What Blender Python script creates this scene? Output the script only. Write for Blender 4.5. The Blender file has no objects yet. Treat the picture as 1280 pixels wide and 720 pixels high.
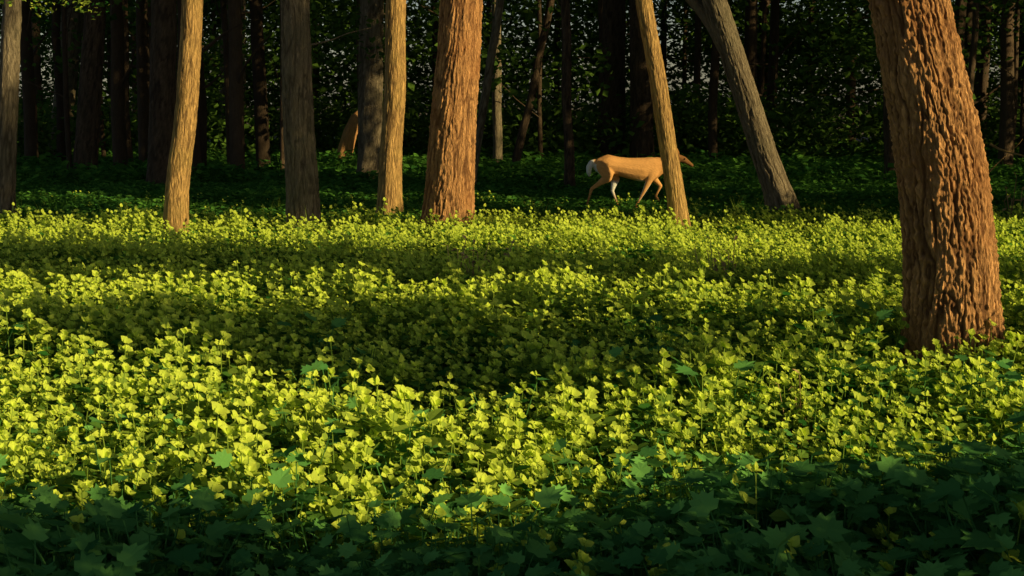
import bpy, math, random
import numpy as np
from mathutils import Vector, noise
random.seed(7); rng=np.random.default_rng(7)
scn=bpy.context.scene
scn.view_settings.view_transform='Standard'; scn.view_settings.look='None'; scn.view_settings.exposure=0
AL=math.radians(28); EL=math.radians(21); TE=math.tan(EL)
SN=(math.sin(AL),math.cos(AL)); SD=(math.cos(AL),-math.sin(AL))   # across / toward the sun
SUNV=np.array([SD[0]*math.cos(EL),SD[1]*math.cos(EL),math.sin(EL)])
def ST(s,t): return (s*SN[0]+t*SD[0], s*SN[1]+t*SD[1])
def S_(x,y): return x*SN[0]+y*SN[1]
def T_(x,y): return x*SD[0]+y*SD[1]

# ---------------- materials
def newmat(n):
    m=bpy.data.materials.new(n); m.use_nodes=True; nt=m.node_tree; nt.nodes.clear()
    return m,nt,nt.nodes,nt.links
def leafmat(name,dark,pale,trans=0.35,amp=.7):
    m,nt,N,L=newmat(name)
    out=N.new('ShaderNodeOutputMaterial'); mix=N.new('ShaderNodeMixShader'); mix.inputs[0].default_value=trans
    p=N.new('ShaderNodeBsdfDiffuse')
    t=N.new('ShaderNodeBsdfTranslucent')
    a=N.new('ShaderNodeAttribute'); a.attribute_name='tone'
    ge=N.new('ShaderNodeNewGeometry'); no=N.new('ShaderNodeTexNoise'); no.inputs['Scale'].default_value=1.1; no.inputs['Detail'].default_value=3
    L.new(ge.outputs['Position'],no.inputs['Vector'])
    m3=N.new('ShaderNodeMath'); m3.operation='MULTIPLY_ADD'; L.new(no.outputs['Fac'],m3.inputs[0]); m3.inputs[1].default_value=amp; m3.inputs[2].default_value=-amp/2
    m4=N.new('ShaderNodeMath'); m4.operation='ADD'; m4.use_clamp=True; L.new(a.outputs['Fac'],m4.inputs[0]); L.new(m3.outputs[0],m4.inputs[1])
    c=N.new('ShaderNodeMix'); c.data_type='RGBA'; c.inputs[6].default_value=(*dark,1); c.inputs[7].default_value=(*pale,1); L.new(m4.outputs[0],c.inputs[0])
    L.new(c.outputs[2],p.inputs['Color']); L.new(c.outputs[2],t.inputs['Color'])
    L.new(p.outputs[0],mix.inputs[1]); L.new(t.outputs[0],mix.inputs[2]); L.new(mix.outputs[0],out.inputs[0])
    return m
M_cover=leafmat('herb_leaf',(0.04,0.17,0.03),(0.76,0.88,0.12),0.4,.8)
M_low=leafmat('carpet_leaf',(0.035,0.14,0.03),(0.14,0.34,0.05),0.3)
M_lobed=leafmat('lobed_leaf',(0.05,0.18,0.05),(0.22,0.52,0.12),0.25)
M_tree=leafmat('tree_leaf',(0.04,0.09,0.02),(0.13,0.24,0.04),0.3)
M_dry=leafmat('dry_stem',(0.22,0.15,0.08),(0.60,0.42,0.2),0.1)

def barkmat(name,dark,light,tint,bscale=1.0):
    m,nt,N,L=newmat(name)
    out=N.new('ShaderNodeOutputMaterial'); p=N.new('ShaderNodeBsdfPrincipled'); p.inputs['Roughness'].default_value=0.9; p.inputs['Specular IOR Level'].default_value=0.15
    tc=N.new('ShaderNodeTexCoord'); mp=N.new('ShaderNodeMapping'); mp.inputs['Scale'].default_value=(40*bscale,40*bscale,8*bscale); L.new(tc.outputs['Object'],mp.inputs[0])
    n1=N.new('ShaderNodeTexNoise'); n1.inputs['Scale'].default_value=1; n1.inputs['Detail'].default_value=9; n1.inputs['Roughness'].default_value=0.8; L.new(mp.outputs[0],n1.inputs['Vector'])
    v=N.new('ShaderNodeTexVoronoi'); v.feature='DISTANCE_TO_EDGE'; v.inputs['Scale'].default_value=1.2
    va=N.new('ShaderNodeVectorMath'); va.operation='ADD'; L.new(mp.outputs[0],va.inputs[0]); L.new(n1.outputs['Color'],va.inputs[1]); L.new(va.outputs[0],v.inputs['Vector'])
    n2=N.new('ShaderNodeTexNoise'); n2.inputs['Scale'].default_value=2.2; n2.inputs['Detail'].default_value=5; L.new(tc.outputs['Object'],n2.inputs['Vector'])
    a=N.new('ShaderNodeAttribute'); a.attribute_name='tone'
    f=N.new('ShaderNodeMath'); f.operation='MULTIPLY'; f.use_clamp=True; L.new(n1.outputs['Fac'],f.inputs[0]); 
    f1=N.new('ShaderNodeMath'); f1.operation='MULTIPLY_ADD'; L.new(a.outputs['Fac'],f1.inputs[0]); f1.inputs[1].default_value=1.7; f1.inputs[2].default_value=0.15; L.new(f1.outputs[0],f.inputs[1])
    c=N.new('ShaderNodeMix'); c.data_type='RGBA'; c.inputs[6].default_value=(*dark,1); c.inputs[7].default_value=(*light,1); L.new(f.outputs[0],c.inputs[0])
    r=N.new('ShaderNodeValToRGB'); r.color_ramp.elements[0].position=0.45; r.color_ramp.elements[1].position=0.7; L.new(n2.outputs['Fac'],r.inputs[0])
    fm=N.new('ShaderNodeMath'); fm.operation='MULTIPLY'; L.new(r.outputs[0],fm.inputs[0]); fm.inputs[1].default_value=0.5
    c2=N.new('ShaderNodeMix'); c2.data_type='RGBA'; L.new(fm.outputs[0],c2.inputs[0]); L.new(c.outputs[2],c2.inputs[6]); c2.inputs[7].default_value=(*tint,1)
    L.new(c2.outputs[2],p.inputs['Base Color'])
    h=N.new('ShaderNodeMath'); h.operation='MULTIPLY_ADD'; L.new(v.outputs['Distance'],h.inputs[0]); h.inputs[1].default_value=1.2; L.new(n1.outputs['Fac'],h.inputs[2])
    b=N.new('ShaderNodeBump'); b.inputs['Strength'].default_value=1.0; b.inputs['Distance'].default_value=0.025; L.new(h.outputs[0],b.inputs['Height']); L.new(b.outputs[0],p.inputs['Normal'])
    L.new(p.outputs[0],out.inputs[0]); return m
B_brown=barkmat('bark_brown',(0.08,0.03,0.015),(0.88,0.46,0.19),(0.42,0.17,0.06))
B_grey=barkmat('bark_grey',(0.06,0.045,0.03),(0.34,0.27,0.18),(0.18,0.16,0.10))
B_tan=barkmat('bark_tan',(0.14,0.08,0.035),(0.76,0.46,0.17),(0.42,0.30,0.09),0.7)
B_dark=barkmat('bark_dark',(0.03,0.02,0.014),(0.17,0.115,0.075),(0.09,0.07,0.045))

# ---------------- ground
def gz(x,y):
    return 0.10*noise.noise(Vector((x*0.16,y*0.16,0)))+0.05*noise.noise(Vector((x*0.6,y*0.6,5)))
def make_mesh(name,v,f,mat,tone=None,smooth=False,link=True,coll=None):
    me=bpy.data.meshes.new(name); me.from_pydata([tuple(a) for a in v],[],f); me.update()
    if tone is not None:
        at=me.attributes.new('tone','FLOAT','POINT'); at.data.foreach_set('value',np.array(tone,dtype=np.float32))
    if smooth: me.polygons.foreach_set('use_smooth',[True]*len(me.polygons))
    me.materials.append(mat)
    o=bpy.data.objects.new(name,me)
    if coll: coll.objects.link(o)
    elif link: scn.collection.objects.link(o)
    return o
xs=np.concatenate([[-400,-200,-100,-60],np.arange(-40,40.1,0.5),[60,100,200,400]])
ys=np.concatenate([[-100,-50,-20],np.arange(-8,64,0.5),[80,120,200,400,700]])
V=[];F=[]
for y in ys:
    for x in xs: V.append((x,y,gz(x,y)))
nx=len(xs)
for j in range(len(ys)-1):
    for i in range(nx-1): F.append((j*nx+i,j*nx+i+1,(j+1)*nx+i+1,(j+1)*nx+i))
m,nt,N,L=newmat('forest_soil'); out=N.new('ShaderNodeOutputMaterial'); p=N.new('ShaderNodeBsdfPrincipled'); p.inputs['Roughness'].default_value=1
tc=N.new('ShaderNodeTexCoord'); n1=N.new('ShaderNodeTexNoise'); n1.inputs['Scale'].default_value=14; n1.inputs['Detail'].default_value=8; L.new(tc.outputs['Object'],n1.inputs['Vector'])
r=N.new('ShaderNodeValToRGB'); e=r.color_ramp.elements; e[0].position=.3; e[0].color=(0.03,0.02,0.01,1); e[1].position=.75; e[1].color=(0.22,0.12,0.05,1); x_=e.new(.55); x_.color=(0.07,0.055,0.02,1)
L.new(n1.outputs['Fac'],r.inputs[0]); L.new(r.outputs[0],p.inputs['Base Color'])
b=N.new('ShaderNodeBump'); b.inputs['Strength'].default_value=1; b.inputs['Distance'].default_value=.05; L.new(n1.outputs['Fac'],b.inputs['Height']); L.new(b.outputs[0],p.inputs['Normal']); L.new(p.outputs[0],out.inputs[0])
make_mesh('ground',V,F,m,smooth=True)

# ---------------- leaf building
class MB:
    def __init__(s): s.v=[];s.f=[];s.t=[]
    def add(s,vs,fs,tone):
        b=len(s.v); s.v+= [tuple(q) for q in vs]; s.f+=[tuple(i+b for i in q) for q in fs]; s.t+=[tone]*len(vs) if not hasattr(tone,'__len__') else list(tone)
LT=np.array([(0,0,0),(0,.35,-.02),(0,.7,-.01),(0,1,-.08),(-.26,.14,.05),(-.40,.46,.07),(-.2,.78,.03),(.26,.14,.05),(.40,.46,.07),(.2,.78,.03)],float)
LF=[(0,1,5,4),(1,2,6,5),(2,3,6),(0,7,8,1),(1,8,9,2),(2,9,3)]
LS=np.array([(0,0,0),(0,1,-.06),(-.40,.38,.07),(-.24,.78,.02),(.40,.38,.07),(.24,.78,.02)],float)
LSF=[(0,1,3,2),(0,4,5,1)]
def lobed():
    pr=[(0,0),(.22,-.08),(.5,.12),(.38,.28),(.62,.5),(.36,.52),(.3,.78),(.14,.7),(0,1.05)]
    v=[(0,.35,-.03)]; 
    for x,y in pr: v.append((x,y,.05*abs(x)*2-.06*y*y))
    for x,y in pr[-2:0:-1]: v.append((-x,y,.05*abs(x)*2-.06*y*y))
    n=len(v)-1
    return np.array(v,float),[(0,i+1,(i+1)%n+1) for i in range(n)]
LLT,LLF=lobed()
def RM(az,pitch,roll):
    cr,sr=math.cos(roll),math.sin(roll); cp,sp=math.cos(pitch),math.sin(pitch); ca,sa=math.cos(az),math.sin(az)
    return np.array([[cr,0,-sr],[0,1,0],[sr,0,cr]])@np.array([[1,0,0],[0,cp,sp],[0,-sp,cp]])@np.array([[ca,sa,0],[-sa,ca,0],[0,0,1]])
def orient(T,base,az,pitch,roll,size,wid=1.0):
    return (T*np.array([size*wid,size,size]))@RM(az,pitch,roll)+np.array(base)
U=random.uniform
def sunny(az0,azr,p0,p1,rr,tries):
    """shade herbs turn their leaves toward the light: keep the best facing of a few tries"""
    best=None
    for _ in range(tries):
        az=az0+U(-azr,azr); p=U(p0,p1); r=U(-rr,rr); nrm=np.array([0,0,1.])@RM(az,p,r); d=float(nrm@SUNV)
        if best is None or d>best[0]: best=(d,az,p,r)
    return best[1:]
def stem(mb,a,b,r,tone):
    a=np.array(a,float);b=np.array(b,float); vs=[]
    for q,rr in((a,r),(b,r*.6)):
        for k in range(3): vs.append(q+np.array([math.cos(k*2.1)*rr,math.sin(k*2.1)*rr,0]))
    mb.add(vs,[(0,1,4,3),(1,2,5,4),(2,0,3,5)],tone)
def herb(h,tiers,toplf,seed,cheap=False):
    random.seed(seed); mb=MB(); T,Fc=(LS,LSF)
    lx,ly=U(-.04,.04),U(-.04,.04)
    stem(mb,(0,0,-.03),(lx,ly,h),.003,.3)
    for i in range(tiers):
        f=.35+.3*i/max(1,tiers-1); base=(lx*f,ly*f,h*f)
        n=4; a0=U(0,6.28); sz=.062*(1.1-.3*f)
        for k in range(n):
            az=a0+k*6.28/n; pet=U(.015,.06)
            bb=(base[0]-math.sin(az)*pet,base[1]+math.cos(az)*pet,base[2]+pet*.4)
            a_,p_,r_=sunny(az,.4,-.5,.5,.7,2)
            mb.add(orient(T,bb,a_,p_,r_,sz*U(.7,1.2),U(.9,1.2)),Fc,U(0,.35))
    nc=4
    for c in range(nc):
        ox,oy,oz=(0,0,0) if c==0 else (U(-.06,.06),U(-.06,.06),-U(.015,.09))
        for k in range(toplf if c==0 else 5):
            a_,p_,r_=sunny(k*2.4,.5,-.1,1.3,1.1,6)
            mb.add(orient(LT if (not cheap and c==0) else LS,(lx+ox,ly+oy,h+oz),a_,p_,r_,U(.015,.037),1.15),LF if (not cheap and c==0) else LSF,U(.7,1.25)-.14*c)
    return mb
def lowherb(seed,sz=.05,n=14):
    random.seed(seed); mb=MB()
    for k in range(n):
        az=U(0,6.28); d=U(0,.14); h=U(.02,.12)
        bb=(-math.sin(az)*d,math.cos(az)*d,h)
        mb.add(orient(LS,bb,U(0,6.28),U(-.5,.5),U(-.5,.5),sz*U(.6,1.3),1.0),LSF,U(0,.9))
    for k in range(8):
        az=U(0,6.28); bx,by=U(-.1,.1),U(-.1,.1); hh=U(.06,.15)
        mb.add([(bx-.004,by,0),(bx+.004,by,0),(bx+.06*math.cos(az),by+.06*math.sin(az),hh)],[(0,1,2)],U(.2,1))
    return mb
def lobedherb(seed,n=12):
    random.seed(seed); mb=MB()
    for k in range(n):
        az=k*2.4+U(-.4,.4); d=U(.02,.14); h=U(.08,.26)
        bb=(-math.sin(az)*d,math.cos(az)*d,h)
        stem(mb,(0,0,-.02),bb,.0025,.3)
        mb.add(orient(LLT,bb,az+U(-.5,.5),U(-.5,.5),U(-.6,.6),U(.03,.065),1.0),LLF,U(0,1))
    return mb
def clump(seed,n=100,leaf=.14,R=.8):
    random.seed(seed); mb=MB()
    for k in range(n):
        v=Vector((random.gauss(0,1),random.gauss(0,1),random.gauss(0,.7))).normalized()*R*(U(0,1)**.45)
        mb.add(orient(LT,v,U(0,6.28),U(-.9,.5),U(-.8,.8),leaf*U(.6,1.3),1.1),[(0,8,3,5)],U(0,1))
    return mb
def dry(seed):
    random.seed(seed); mb=MB()
    for k in range(9):
        a=U(0,6.28); h=U(.15,.42); d=U(.02,.14); stem(mb,(U(-.05,.05),U(-.05,.05),0),(math.cos(a)*d,math.sin(a)*d,h),.005,U(0,1))
        mb.add(orient(LT,(math.cos(a)*d,math.sin(a)*d,h),a,U(-1,1),U(-1,1),.05,.6),LF,U(0,1))
    return mb
def grass(seed):
    random.seed(seed); mb=MB()
    for k in range(8):
        a=U(0,6.28); h=U(.2,.4); d=U(.05,.2); w=.003
        ca,sa=math.cos(a),math.sin(a)
        pts=[(0,0,0),(ca*d*.3,sa*d*.3,h*.6),(ca*d,sa*d,h)]
        mb.add([(-sa*w,ca*w,0),(sa*w,-ca*w,0),(pts[1][0]+sa*w,pts[1][1]-ca*w,pts[1][2]),(pts[1][0]-sa*w,pts[1][1]+ca*w,pts[1][2]),pts[2]],[(0,1,2,3),(3,2,4)],U(.2,.6))
    return mb
def coll_of(name,mbs,mat):
    c=bpy.data.collections.new(name)
    for i,mb in enumerate(mbs): make_mesh(f'{name}_{i:02d}',mb.v,mb.f,mat,mb.t,coll=c)
    return c
C_herb=coll_of('herb_src',[herb(U(.15,.37),2,random.choice([6,8]),100+i) for i in range(16)],M_cover)
C_herbf=coll_of('herbfar_src',[herb(U(.17,.33),1,6,150+i,True) for i in range(10)],M_cover)
C_low=coll_of('carpet_src',[lowherb(200+i,.05,18) for i in range(6)],M_low)
C_lobed=coll_of('lobed_src',[lobedherb(300+i) for i in range(6)],M_lobed)
C_clump=coll_of('clump_src',[clump(400+i) for i in range(6)],M_tree)
C_canopy=coll_of('canopy_src',[clump(450+i,60,.2,.8) for i in range(4)],M_tree)
C_dry=coll_of('dry_src',[dry(500+i) for i in range(3)],M_dry)
C_grass=coll_of('grass_src',[grass(520+i) for i in range(4)],M_cover)
C_spray=coll_of('spray_src',[clump(540+i,40,.20,.8) for i in range(3)],M_cover)

def scatter(name,pts,rots,scls,coll,nvar,real=False):
    me=bpy.data.meshes.new(name); me.from_pydata([tuple(p) for p in pts],[],[])
    n=len(pts)
    a=me.attributes.new('rot','FLOAT_VECTOR','POINT'); a.data.foreach_set('vector',np.array(rots,dtype=np.float32).ravel())
    a=me.attributes.new('scl','FLOAT','POINT'); a.data.foreach_set('value',np.array(scls,dtype=np.float32))
    a=me.attributes.new('idx','INT','POINT'); a.data.foreach_set('value',rng.integers(0,nvar,n).astype(np.int32))
    o=bpy.data.objects.new(name,me); scn.collection.objects.link(o)
    g=bpy.data.node_groups.new(name+'_gn','GeometryNodeTree')
    g.interface.new_socket('Geometry',in_out='INPUT',socket_type='NodeSocketGeometry'); g.interface.new_socket('Geometry',in_out='OUTPUT',socket_type='NodeSocketGeometry')
    N=g.nodes; L=g.links
    gi=N.new('NodeGroupInput'); go=N.new('NodeGroupOutput'); ip=N.new('GeometryNodeInstanceOnPoints'); ci=N.new('GeometryNodeCollectionInfo')
    ci.inputs['Collection'].default_value=coll; ci.inputs['Separate Children'].default_value=True; ci.inputs['Reset Children'].default_value=True
    def na(nm,t):
        q=N.new('GeometryNodeInputNamedAttribute'); q.data_type=t; q.inputs['Name'].default_value=nm; return q.outputs['Attribute']
    L.new(gi.outputs[0],ip.inputs['Points']); L.new(ci.outputs[0],ip.inputs['Instance']); ip.inputs['Pick Instance'].default_value=True
    L.new(na('idx','INT'),ip.inputs['Instance Index'])
    er=N.new('FunctionNodeEulerToRotation'); L.new(na('rot','FLOAT_VECTOR'),er.inputs[0]); L.new(er.outputs[0],ip.inputs['Rotation'])
    L.new(na('scl','FLOAT'),ip.inputs['Scale'])
    if real:
        ri=N.new('GeometryNodeRealizeInstances'); L.new(ip.outputs[0],ri.inputs[0]); L.new(ri.outputs[0],go.inputs[0])
    else: L.new(ip.outputs[0],go.inputs[0])
    md=o.modifiers.new('scatter','NODES'); md.node_group=g
    return o
def ground_scatter(name,coll,nvar,y0,y1,dens,s0,s1,thr=None,side=1.0,tilt=.15,fade=None,yaw=3.14,real=True):
    pts=[];ro=[];sc=[]
    wmax=.38*y1+side
    for _ in range(int((y1-y0)*2*wmax*dens)):
        y=rng.uniform(y0,y1); x=rng.uniform(-wmax,wmax)
        if abs(x)>.38*y+side: continue
        if thr is not None and noise.noise(Vector((x*.7,y*.7,3.3)))*.5+noise.noise(Vector((x*2.1,y*2.1,9)))*.5<thr+rng.uniform(-.12,.12): continue
        if fade and rng.uniform()>fade(x,y): continue
        if any((x-tx)**2+(y-ty)**2<tr*tr for tx,ty,tr in TB): continue
        pts.append((x,y,gz(x,y))); ro.append((rng.uniform(-tilt,tilt),rng.uniform(-tilt,tilt),rng.uniform(-yaw,yaw)))
        q=1+.3*noise.noise(Vector((x*.6,y*.6,7)))+.45*noise.noise(Vector((x*2.1,y*2.1,17)))
        sc.append(rng.uniform(s0,s1)*q)
    return scatter(name,pts,ro,sc,coll,nvar,real)

# ---------------- trees
TB=[]
def tube(mb,path,rads,n=8,tone=.6):
    vs=[];P=[Vector(p) for p in path]
    for i,p in enumerate(P):
        d=(P[min(i+1,len(P)-1)]-P[max(i-1,0)]).normalized()
        u=d.cross(Vector((.31,.95,.05))).normalized(); w=d.cross(u)
        for k in range(n):
            a=6.283*k/n; vs.append(p+(u*math.cos(a)+w*math.sin(a))*rads[i])
    fs=[(i*n+k,i*n+(k+1)%n,(i+1)*n+(k+1)%n,(i+1)*n+k) for i in range(len(P)-1) for k in range(n)]
    mb.add(vs,fs,tone)
def limb(mb,start,az,up,length,r,seed):
    random.seed(seed); p=Vector(start); d=Vector((math.cos(az)*math.cos(up),math.sin(az)*math.cos(up),math.sin(up)))
    path=[p.copy()]; n=9
    for i in range(n):
        d=(d+Vector((U(-.16,.16),U(-.16,.16),U(-.1,.14)))).normalized(); p=p+d*length/n; path.append(p.copy())
    tube(mb,path,[r*(1-.85*i/n) for i in range(n+1)],8)
    return path
def tree(name,cp,mat,nang=96,dz=.05,zd=5.0,amp=.012,k=18,flare=.3,seed=0,limbs=5,extra=(),fl=.22,kz=.12):
    x0,y0=cp[0][0],cp[0][1]; g=gz(x0,y0)
    TB.append((x0,y0,cp[0][3]*1.05))
    Z=[c[2] for c in cp]
    zs=list(np.arange(-.15,zd,dz))+list(np.arange(zd,Z[-1],.35))+[Z[-1]]
    cx=np.array([c[0] for c in cp]);cy=np.array([c[1] for c in cp]);cr=np.array([c[3] for c in cp])
    def ip(z,a): return float((np.interp(z-.35,Z,a)+2*np.interp(z,Z,a)+np.interp(z+.35,Z,a))/4)
    mb=MB(); vs=[];tn=[]
    ph=random.Random(seed).uniform(0,6)
    for z in zs:
        X,Y,R=ip(z,cx),ip(z,cy),ip(z,cr)
        fz=flare*math.exp(-max(z,0)/fl)
        wx=.03*noise.noise(Vector((z*.9,seed,0)))*min(1,z) ; 
        for i in range(nang):
            a=6.283185*i/nang; c,s=math.cos(a),math.sin(a)
            low=1+.05*noise.noise(Vector((c*1.2,s*1.2,z*.6+seed)))+fz*(1+.45*math.cos(a*4+ph)+.3*math.cos(a*7+2*ph))
            rr=R*low
            wv=noise.noise(Vector((c*rr*9,s*rr*9,z*5+seed*3))); wv2=noise.noise(Vector((c*rr*26,s*rr*26,z*22+seed*3)))
            P=Vector((c*rr*k+wv*.9+wv2*.55,s*rr*k+wv*.7-wv2*.5,(z*k*kz)+seed*11+wv2*.5))
            d=noise.voronoi(P)[0]; vo=min(1,(d[1]-d[0])*2.1)
            fis=min(1,abs(noise.noise(Vector((c*rr*k*.8+wv*.5+wv2*.25,s*rr*k*.8-wv*.5,z*k*.07+seed*5+wv2*.1))))*5.5)
            h=fis*(.45+.55*vo)
            h2=noise.noise(Vector((c*rr*80,s*rr*80,z*34)))
            h3=noise.noise(Vector((c*rr*30,s*rr*30,z*50)))
            q=(h-.5)*amp+h2*amp*.45+h3*amp*.4
            vs.append((X+wx+c*(rr+q),Y+s*(rr+q),z+g)); tn.append(h)
    n=nang
    fs=[(i*n+k2,i*n+(k2+1)%n,(i+1)*n+(k2+1)%n,(i+1)*n+k2) for i in range(len(zs)-1) for k2 in range(n)]
    mb.add(vs,fs,tn)
    rr=random.Random(seed+50)
    for j in range(limbs):
        z=rr.uniform(Z[-1]*.5,Z[-1]*.97); limb(mb,(ip(z,cx),ip(z,cy),z+g),rr.uniform(0,6.28),rr.uniform(.2,.9),rr.uniform(2,4.5),ip(z,cr)*.5,seed*7+j)
    for (z,az,up,ln,r) in extra:
        limb(mb,(ip(z,cx),ip(z,cy),z+g),az,up,ln,r,seed*9+int(z*10))
    return make_mesh(name,mb.v,mb.f,mat,mb.t,smooth=True)

tree('ash_tree',[(2.47,7.83,0,.262),(2.43,7.83,.7,.248),(2.32,7.84,1.5,.228),(2.14,7.85,2.14,.202),(1.88,7.9,3.3,.19),(1.4,8,6,.17),(1.1,8.2,15,.08)],B_brown,nang=520,dz=.009,zd=2.8,amp=.019,k=29,flare=.12,seed=3,kz=.13)
tree('tree',[(-.77,16.8,0,.30),(-.74,16.8,.6,.285),(-.66,16.8,1.6,.262),(-.57,16.8,2.8,.245),(-.4,16.9,6,.22),(-.2,17,15,.08)],B_brown,nang=220,dz=.025,zd=3.4,amp=.020,k=24,flare=.25,seed=5,kz=.12)
tree('tree',[(-6.45,18,0,.125),(-6.22,18,2.85,.115),(-6,18,15,.04)],B_grey,seed=6,amp=.009)
tree('tree',[(-11.15,35,0,.27),(-10.6,35,4,.25),(-10.2,35,15,.08)],B_grey,nang=64,seed=7,amp=.012)
tree('tree',[(-8.5,28.3,0,.24),(-8.13,28.3,3.6,.2),(-8,28.3,15,.07)],B_dark,nang=64,seed=8,amp=.012)
tree('tree',[(-6.46,26.2,0,.25),(-6.3,26.2,3.5,.22),(-6.3,26.2,15,.07)],B_dark,nang=64,seed=9,amp=.012)
tree('tree',[(-3.68,15.5,0,.135),(-3.66,15.5,.6,.125),(-3.5,15.5,1.6,.118),(-3.42,15.5,2.7,.112),(-3.3,15.4,6,.09),(-3.2,15.4,15,.03)],B_tan,nang=120,dz=.03,zd=3.2,seed=10,amp=.006,k=30)
tree('tree',[(-7.75,39.5,0,.36),(-7.6,39.5,4.3,.32),(-7.6,39.5,15,.1)],B_grey,nang=64,seed=11,amp=.012)
tree('tree',[(-2.44,16.6,0,.19),(-2.47,16.6,1.4,.175),(-2.49,16.6,2.75,.165),(-2.5,16.6,15,.06)],B_grey,nang=160,dz=.03,zd=3.4,seed=12,amp=.012,k=26,extra=((2.25,.25,.1,.9,.014),))
tree('tree',[(-2.83,28.3,0,.25),(-2.74,28.3,3.6,.23),(-2.6,28.3,15,.08)],B_grey,nang=64,seed=13,amp=.012)
tree('tree',[(-1.62,18.7,0,.155),(-1.57,18.7,1.2,.14),(-1.48,18.7,2.9,.128),(-1.4,18.7,15,.04)],B_tan,nang=120,dz=.035,zd=3.4,seed=14,amp=.008,k=28)
tree('tree',[(-.75,25,0,.08),(-.2,25,3.3,.07),(.3,25,9,.02)],B_grey,nang=40,seed=15,amp=.006)
tree('tree',[(-.32,32,0,.11),(-.35,32,3.8,.1),(-.3,32,13,.03)],B_grey,nang=40,seed=16,amp=.008)
tree('tree',[(0.0,30,0,.09),(.72,30,3.2,.08),(1.5,30,8,.03)],B_dark,nang=40,seed=17,amp=.008)
tree('tree',[(1.03,25.4,0,.09),(.93,25.4,3.4,.08),(.9,25.4,13,.03)],B_dark,nang=40,seed=18,amp=.008)
tree('tree',[(2.4,34,0,.3),(2.4,34,4,.27),(2.4,34,15,.08)],B_dark,nang=64,seed=19,amp=.012)
tree('tree',[(3.05,33.4,0,.28),(2.95,33.4,4,.25),(3,33.4,15,.08)],B_dark,nang=64,seed=20,amp=.012)
tree('tree',[(1.96,16.3,0,.108),(1.74,16.3,1.3,.10),(1.48,16.3,2.75,.092),(1.0,16.3,5.6,.07),(.6,16.3,9,.03)],B_tan,nang=100,dz=.03,zd=3.2,seed=21,amp=.007,k=30)
tree('tree',[(3.78,19.4,0,.20),(3.55,19.4,.55,.19),(3.28,19.4,1.3,.178),(2.98,19.4,2.2,.17),(2.70,19.4,2.95,.165),(2.0,19.4,5.5,.14),(1.4,19.4,12,.04)],B_grey,nang=140,dz=.03,zd=3.4,seed=22,amp=.012,k=26,flare=.35,extra=((2.1,2.6,.95,2.6,.12),))
tree('tree',[(12.2,33,0,.2),(12.0,33,4,.18),(11.8,33,15,.08)],B_dark,nang=48,seed=23,amp=.012)
tree('tree',[(7.2,27,0,.13),(7.0,27,3.6,.12),(7,27,15,.04)],B_dark,nang=48,seed=24,amp=.01)
tree('tree',[(-5.9,12,0,.16),(-5.85,12,3,.14),(-5.8,12,15,.05)],B_grey,nang=64,seed=25,amp=.01,extra=((2.35,0.0,.03,2.3,.022),))
mb=MB(); tube(mb,[(-4.02,34,-.1),(-3.98,34,.4),(-3.85,34,.85),(-3.68,34,1.2),(-3.58,34,1.42)],[.22,.19,.17,.16,.05],14,.8)
make_mesh('tree_stump',mb.v,mb.f,B_brown,mb.t,smooth=True)
mb=MB(); rr=random.Random(99)
for i in range(85):
    y=rr.uniform(28,48); x=rr.uniform(-.42*y,.42*y); r=rr.choice([.05,.07,.1,.14,.2]); lx=rr.uniform(-.9,.9) if r<.1 else rr.uniform(-.3,.3)
    if x>-4.5 and abs(S_(x,y)-S_(-3.8,34))<.8: continue
    path=[(x+lx*q*q+rr.uniform(-.05,.05),y,-.2+q*13) for q in np.linspace(0,1,9)]
    tube(mb,path,[r*(1.15-.7*q) for q in np.linspace(0,1,9)],9,rr.uniform(.2,.9))
    for j in range(3):
        z=rr.uniform(1.2,6); a=rr.uniform(0,6.28); limb(mb,(x+lx*(z/13)**2,y,z),a,rr.uniform(-.1,.8),rr.uniform(.7,2.5),r*.3,i*5+j)
make_mesh('distant_trees',mb.v,mb.f,B_dark,mb.t,smooth=True)
mb=MB(); limb(mb,(7.9,23.6,.9),-.9,-.5,1.6,.022,5); limb(mb,(7.6,23.6,.1),.4,.7,1.3,.018,6)
make_mesh('fallen_branch',mb.v,mb.f,B_tan,mb.t)

# ---------------- foliage masses
def cl(name,P,s0,s1,coll=None,nv=6):
    n=len(P); return scatter(name,P,[(rng.uniform(-.5,.5),rng.uniform(-.5,.5),rng.uniform(0,6.28)) for _ in P],list(rng.uniform(s0,s1,n)),coll or C_clump,nv,True)
# sunlit targets; added foliage is left out of their rays: (x,y,half width,zmin,zmax)
LIT=[(2.3,7.83,.36,.35,2.4),(-.67,16.8,.38,.3,3.3),(-3.55,15.5,.25,.3,3.2),(-1.55,18.7,.28,.3,3.4),(1.75,16.3,.40,.3,3.3),(3.5,19.4,.35,.3,1.6),(3.1,19.4,.3,1.2,3),(1.5,20.7,.4,.3,1.0),(2.0,20.7,.35,.3,1.0),(-3.9,12,.4,2.1,2.8),(-3.8,34,.3,.2,1.6)]
def blocks(x,y,z,pad=.2):
    s,t=S_(x,y),T_(x,y)
    for (lx,ly,w,z0,z1) in LIT:
        if abs(s-S_(lx,ly))<w+pad:
            zz=z-(t-T_(lx,ly))*TE
            if t>T_(lx,ly) and z0-pad<zz<z1+pad: return True
    return False
def shaft(x,y,z):
    s=S_(x,y); t=T_(x,y)
    return x>-5 and abs(s-S_(-3.8,34))<1.4 and abs(z-(.8+TE*(t-T_(-3.8,34))))<2.1
P=[]
while len(P)<3100:
    y=rng.uniform(42,60); x=rng.uniform(-.42*y-4,.42*y+4); z=rng.uniform(0,10.3)
    if noise.noise(Vector((x*.3,y*.3,z*.3)))<-.32: continue
    P.append((x,y,z))
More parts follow.
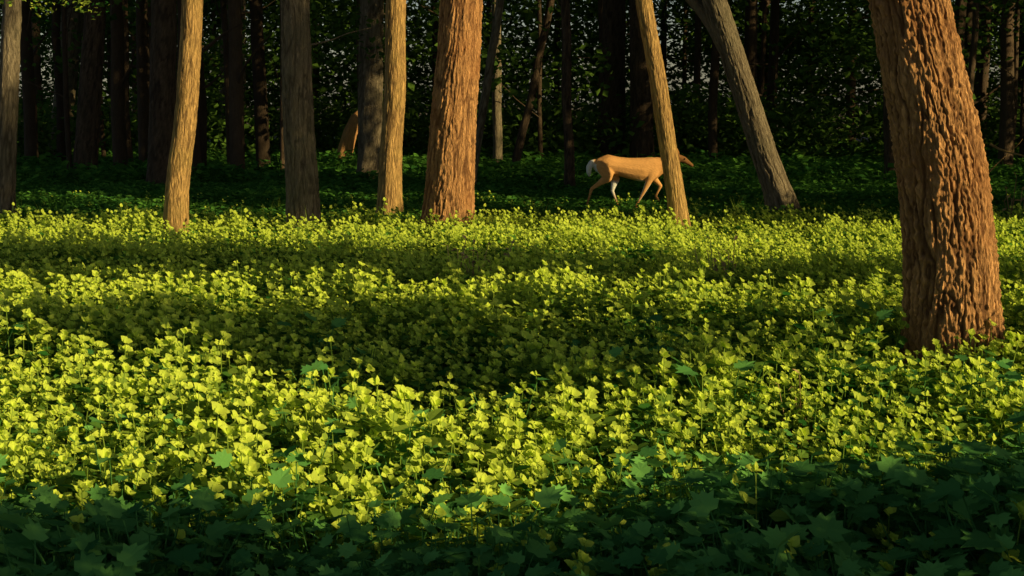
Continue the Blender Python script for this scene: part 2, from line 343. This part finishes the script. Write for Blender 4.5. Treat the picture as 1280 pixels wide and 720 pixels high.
for _ in range(500):
    y=rng.uniform(33,42); x=rng.uniform(-.42*y-3,.42*y+3)
    if noise.noise(Vector((x*.25,y*.25,4)))>-.1: P.append((x,y,rng.uniform(.2,1.4)))
for _ in range(700):
    y=rng.uniform(26,42); x=rng.uniform(-.42*y-2,.42*y+2); z=rng.uniform(2.2,8)
    if noise.noise(Vector((x*.22,y*.22,z*.25+20)))>.05: P.append((x,y,z))
cl('background_foliage',[q for q in P if not shaft(*q)],.85,1.6)
P=[]
while len(P)<2100:
    y=rng.uniform(8,62); x=rng.uniform(.37*y+1.8,28); z=rng.uniform(0,17)
    s=S_(x,y)
    if s<21 or shaft(x,y,z) or blocks(x,y,z,.7): continue
    if noise.noise(Vector((s*.55,z*.35-T_(x,y)*TE*.35,2)))>.22: continue
    P.append((x,y,z))
cl('shade_wall_foliage',P,1.0,1.7)  # unseen foliage wall added to keep the sun off the background
P=[(rng.uniform(-26,18),rng.uniform(-10,42),rng.uniform(14.5,17.5)) for _ in range(1300)]
cl('tree_canopy',P,1.6,2.6,C_canopy,4)
P=[(-3.72,12,2.42),(-3.95,12.05,2.38),(-4.2,11.95,2.5),(-3.5,12,2.4)]
cl('branch_leaves',P,.16,.24,C_spray,3)

# unseen leaf clumps added beside the view, placed so their shadows form the ground bands
def pl(x,pts): return float(np.interp(x,[p[0] for p in pts],[p[1] for p in pts]))
bA=[(-1.9,4.75),(-.9,4.5),(-.25,4.1),(.43,4.4),(1.07,4.9),(1.9,5.1)]
bB=[(-2.95,8.25),(-1.67,7.5),(-.54,6.7),(.23,6.8),(.86,7.15),(2.0,7.5),(2.8,7.6)]
bC=[(-3.2,9.0),(-1.65,8.9),(0,9.1),(1.8,9.0),(3.1,8.7)]
bD=[(-4.2,11.5),(-1.5,10.7),(0,10.4),(2.05,10.3),(3.7,10.3)]
bE=[(-4.95,13.7),(0,13.4),(1.0,12.6),(1.7,12.0),(4.4,12.4)]
bF=[(-6,16.6),(0,16.2),(5.9,16.4)]
def shade(x,y):
    y=y+.2*noise.noise(Vector((x*.9,y*.9,30)))
    return y<pl(x,bA) or pl(x,bB)<y<pl(x,bC) or pl(x,bD)<y<pl(x,bE) or y>pl(x,bF)
P={}; PB=[]
def tedge(s): return (.37*s*SN[1]+.9-s*SN[0])/(SD[0]-.37*SD[1])
for _ in range(33000):
    s=rng.uniform(0,22.4); t=tedge(s)+.3+rng.uniform(0,2.2)
    x,y=ST(s,t); z=rng.uniform(0,10)
    gt=t-(z-.25)/TE; gx,gy=ST(s,gt)
    if blocks(x,y,z) or not shade(gx,gy): continue
    if gx<-.42*gy-1.2: continue
    P.setdefault(int(s//4),[]).append((x,y,z))
for k_,pp in sorted(P.items()): cl('shade_clumps',pp,.24,.34)
for _ in range(3600):
    s=rng.uniform(0,23); t=tedge(s)+1.5+rng.uniform(0,4)
    x,y=ST(s,t); z=rng.uniform(3,16)
    gt=t-(z-.22)/TE; gx,gy=ST(s,gt)
    if gy<24 or blocks(x,y,z,.9) or shaft(x,y,z) or gx<-.45*gy-5: continue
    PB.append((x,y,z))
cl('shade_wall_foliage',PB,1.0,1.5)  # higher unseen clumps, added to shade the forest behind the deer

# ---------------- ground cover
lob=lambda x,y: y<pl(x,bA)+.15+.5*noise.noise(Vector((x*1.3,y*1.3,50)))
ground_scatter('herb_ground_cover',C_herb,16,3.4,11.0,170,.70,1.10,thr=-.27,yaw=.4,fade=lambda x,y: .12 if lob(x,y) else 1)
ground_scatter('herb_ground_cover',C_herbf,10,11.0,17.3,155,.66,1.02,thr=-.29,yaw=.4)
ground_scatter('herb_ground_cover',C_herbf,10,17.0,22.0,8,.5,.8,thr=-.1,yaw=.5)
ground_scatter('carpet_ground_cover',C_low,6,3.4,12,42,.9,1.3,thr=-.35)
ground_scatter('carpet_ground_cover',C_low,6,12,26,50,1.0,1.5)
ground_scatter('carpet_ground_cover',C_low,6,26,46,15,1.8,3.0,side=3)
ground_scatter('lobed_leaf_ground_cover',C_lobed,6,3.4,8,135,.9,1.4,fade=lambda x,y: 1.0 if lob(x,y) else .05)
ground_scatter('grass_tufts',C_grass,4,3.5,20,.6,.7,1.1)
pts=[(-.28,11.1),(-.1,11.0),(-.45,11.3),(1.6,11.2),(1.75,11.3),(6.2,17.6),(6.5,17.9),(.35,6.9),(-2.9,6.1),(1.3,6.3)]
scatter('dry_stalks',[(x,y,gz(x,y)) for x,y in pts],[(0,0,i) for i in range(len(pts))],[1.2]*5+[1.7]*2+[.8]*3,C_dry,3)

# ---------------- deer
import bmesh
def deer():
    bm=bmesh.new()
    def ball(p,r):
        ret=bmesh.ops.create_icosphere(bm,subdivisions=2,radius=1)
        for v in ret['verts']: v.co=Vector((v.co.x*r[0]+p[0],v.co.y*r[1]+p[1],v.co.z*r[2]+p[2]))
    def chain(nodes,st=.22):
        for a,b in zip(nodes[:-1],nodes[1:]):
            a=np.array(a,float);b=np.array(b,float); d=np.linalg.norm(b[:3]-a[:3]); n=max(2,int(d/(st*min(a[3],b[3])))+1)
            for q in np.linspace(0,1,n):
                c=a+(b-a)*q; ball(c[:3],(c[3],c[3]*c[4],c[3]))
    chain([(.12,0,.675,.118,1.0),(.22,0,.690,.145,.92),(.38,0,.66,.140,.88),(.54,0,.63,.155,.82),(.72,0,.61,.178,.74),(.86,0,.625,.172,.66),(.96,0,.65,.125,.7)],.12)
    chain([(.92,0,.67,.125,.6),(1.03,0,.695,.092,.65),(1.15,0,.73,.070,.75),(1.26,0,.765,.056,.8)],.12)
    chain([(1.27,0,.775,.056,.85),(1.33,0,.755,.050,.85),(1.40,0,.71,.034,.85),(1.455,0,.67,.026,.95)],.15)
    for side,st,hk,ft,hf in((-1,(.21,.50),(-.02,.34),(-.09,.09),(-.06,.02)),(1,(.34,.47),(.30,.30),(.385,.09),(.425,.02))):
        y=.08*side
        chain([(.16,y*.8,.65,.12,.6),((.16+st[0])/2+.02,y,.57,.10,.6),(st[0],y,st[1],.07,.6),((st[0]+hk[0])/2,y,(st[1]+hk[1])/2,.042,.75),(hk[0],y,hk[1],.027,.9),((hk[0]+ft[0])/2,y,(hk[1]+ft[1])/2,.018,1),(ft[0],y,ft[1],.019,1),(hf[0],y,hf[1],.022,.9)])
    for side,el,kn,ft,hf in((-1,(.83,.48),(.74,.29),(.63,.09),(.64,.02)),(1,(.90,.49),(1.01,.37),(.94,.22),(.98,.16))):
        y=.075*side
        chain([(.87,y*.7,.61,.12,.5),(.86,y,.55,.085,.55),(*((el[0],y,el[1])),.053,.8),(kn[0],y,kn[1],.028,.95),((kn[0]+ft[0])/2,y,(kn[1]+ft[1])/2,.018,1),(ft[0],y,ft[1],.019,1),(hf[0],y,hf[1],.022,.9)])
    chain([(.03,0,.735,.033,1),(-.02,0,.71,.042,1.2),(-.05,0,.65,.046,1.3),(-.055,0,.58,.038,1.3),(-.045,0,.52,.014,1.2)])
    for sd in(-1,1): chain([(1.25,.04*sd,.805,.016,1),(1.225,.08*sd,.86,.030,.5),(1.21,.11*sd,.925,.010,.6)])
    me=bpy.data.meshes.new('deer_raw'); bm.to_mesh(me); bm.free()
    o=bpy.data.objects.new('deer_raw',me); scn.collection.objects.link(o)
    r=o.modifiers.new('r','REMESH'); r.mode='VOXEL'; r.voxel_size=.0085; r.use_smooth_shade=True
    s=o.modifiers.new('s','SMOOTH'); s.factor=.6; s.iterations=7
    dg=bpy.context.evaluated_depsgraph_get(); nm=bpy.data.meshes.new_from_object(o.evaluated_get(dg)); bpy.data.objects.remove(o)
    n=len(nm.vertices); co=np.empty(n*3,np.float32); nm.vertices.foreach_get('co',co); co=co.reshape(-1,3)
    ca=nm.color_attributes.new('coat','FLOAT_COLOR','POINT')
    tan=np.array((.84,.43,.15)); white=np.array((.9,.88,.80)); darkc=np.array((.05,.035,.03)); brown=np.array((.52,.24,.08))
    cols=np.tile(tan,(n,1)); X,Y,Zz=co.T
    def blend(mk,c):
        mk=np.clip(mk,0,1)[:,None]; return cols*(1-mk)+c*mk
    jit=np.array([noise.noise(Vector(c)*22)*.02+noise.noise(Vector(c)*6)*.015 for c in co.tolist()])
    cols=blend(((Zz+jit)-.75)/.06*.4,brown)
    cols=blend(jit*12,brown)
    cols=blend((X+jit*2-.86)/.2*(Zz>.5)*.6,brown)
    cols=blend((X-1.2)/.05*.6,brown*.5)
    cols=blend((.48-(Zz+jit)-.08*np.abs(X-.5))/.03*(np.abs(Y)<.09)*((X>.28)&(X<.84)),white)
    cols=blend((.03-(X+jit))/.02*(Zz>.45),white)
    cols=blend((.13-(X+jit))/.03*(np.abs(Y)<.085)*(Zz>.45)*(Zz<.70),white)
    cols=blend((.34-Zz)/.1*.5,brown)
    cols=blend((.045-Zz)/.01,darkc)
    cols=blend((X-1.465)/.012,darkc)
    c4=np.ones((n,4),np.float32); c4[:,:3]=cols; ca.data.foreach_set('color',c4.ravel())
    m,nt,N,L=newmat('deer_fur'); out=N.new('ShaderNodeOutputMaterial'); p=N.new('ShaderNodeBsdfPrincipled'); p.inputs['Roughness'].default_value=.85; p.inputs['Specular IOR Level'].default_value=.2
    a=N.new('ShaderNodeAttribute'); a.attribute_name='coat'
    tc=N.new('ShaderNodeTexCoord'); mp=N.new('ShaderNodeMapping'); mp.inputs['Scale'].default_value=(30,60,60); L.new(tc.outputs['Object'],mp.inputs[0])
    no=N.new('ShaderNodeTexNoise'); no.inputs['Scale'].default_value=1; no.inputs['Detail'].default_value=5; L.new(mp.outputs[0],no.inputs['Vector'])
    mx=N.new('ShaderNodeMix'); mx.data_type='RGBA'; mx.blend_type='MULTIPLY'; mx.inputs[0].default_value=.3; L.new(a.outputs['Color'],mx.inputs[6]); L.new(no.outputs['Fac'],mx.inputs[7]); L.new(mx.outputs[2],p.inputs['Base Color'])
    bp=N.new('ShaderNodeBump'); bp.inputs['Strength'].default_value=.6; bp.inputs['Distance'].default_value=.01; L.new(no.outputs['Fac'],bp.inputs['Height']); L.new(bp.outputs[0],p.inputs['Normal']); L.new(p.outputs[0],out.inputs[0])
    nm.materials.clear(); nm.materials.append(m)
    root=bpy.data.objects.new('deer',None); scn.collection.objects.link(root)
    b=bpy.data.objects.new('deer_body',nm); scn.collection.objects.link(b); b.parent=root
    em,nt,N,L=newmat('deer_eye'); out=N.new('ShaderNodeOutputMaterial'); p=N.new('ShaderNodeBsdfPrincipled'); p.inputs['Base Color'].default_value=(.01,.008,.006,1); p.inputs['Roughness'].default_value=.1; L.new(p.outputs[0],out.inputs[0])
    for i,sd in enumerate((-1,1)):
        bm=bmesh.new(); bmesh.ops.create_icosphere(bm,subdivisions=2,radius=.012); e=bpy.data.meshes.new('eye'); bm.to_mesh(e); bm.free(); e.materials.append(em)
        eo=bpy.data.objects.new('eye_%d'%(i+1),e); eo.location=(1.337,.041*sd,.767); eo.parent=root; scn.collection.objects.link(eo)
    return root
d=deer(); d.location=(1.17,20.7,gz(1.8,20.7)+.01); d.rotation_euler=(0,0,.05)

# ---------------- light, sky, camera
w=bpy.data.worlds.new('World'); scn.world=w; w.use_nodes=True; nt=w.node_tree; bg=nt.nodes['Background']
sky=nt.nodes.new('ShaderNodeTexSky'); sky.sky_type='NISHITA'; sky.sun_disc=False; sky.sun_elevation=EL; sky.sun_rotation=math.radians(90)+AL
nt.links.new(sky.outputs[0],bg.inputs[0]); bg.inputs[1].default_value=.07
sl=bpy.data.lights.new('sun','SUN'); sl.energy=5; sl.angle=math.radians(.5); sl.color=(1,.80,.38)
so=bpy.data.objects.new('sun',sl); scn.collection.objects.link(so)
so.rotation_euler=Vector(SUNV).to_track_quat('Z','Y').to_euler()
cam=bpy.data.cameras.new('camera'); cam.lens=50; cam.sensor_width=36; cam.clip_end=1500; cam.clip_start=.1
co=bpy.data.objects.new('camera',cam); scn.collection.objects.link(co); co.location=(0,0,1.6); co.rotation_euler=(math.radians(90-7.47),0,0); scn.camera=co
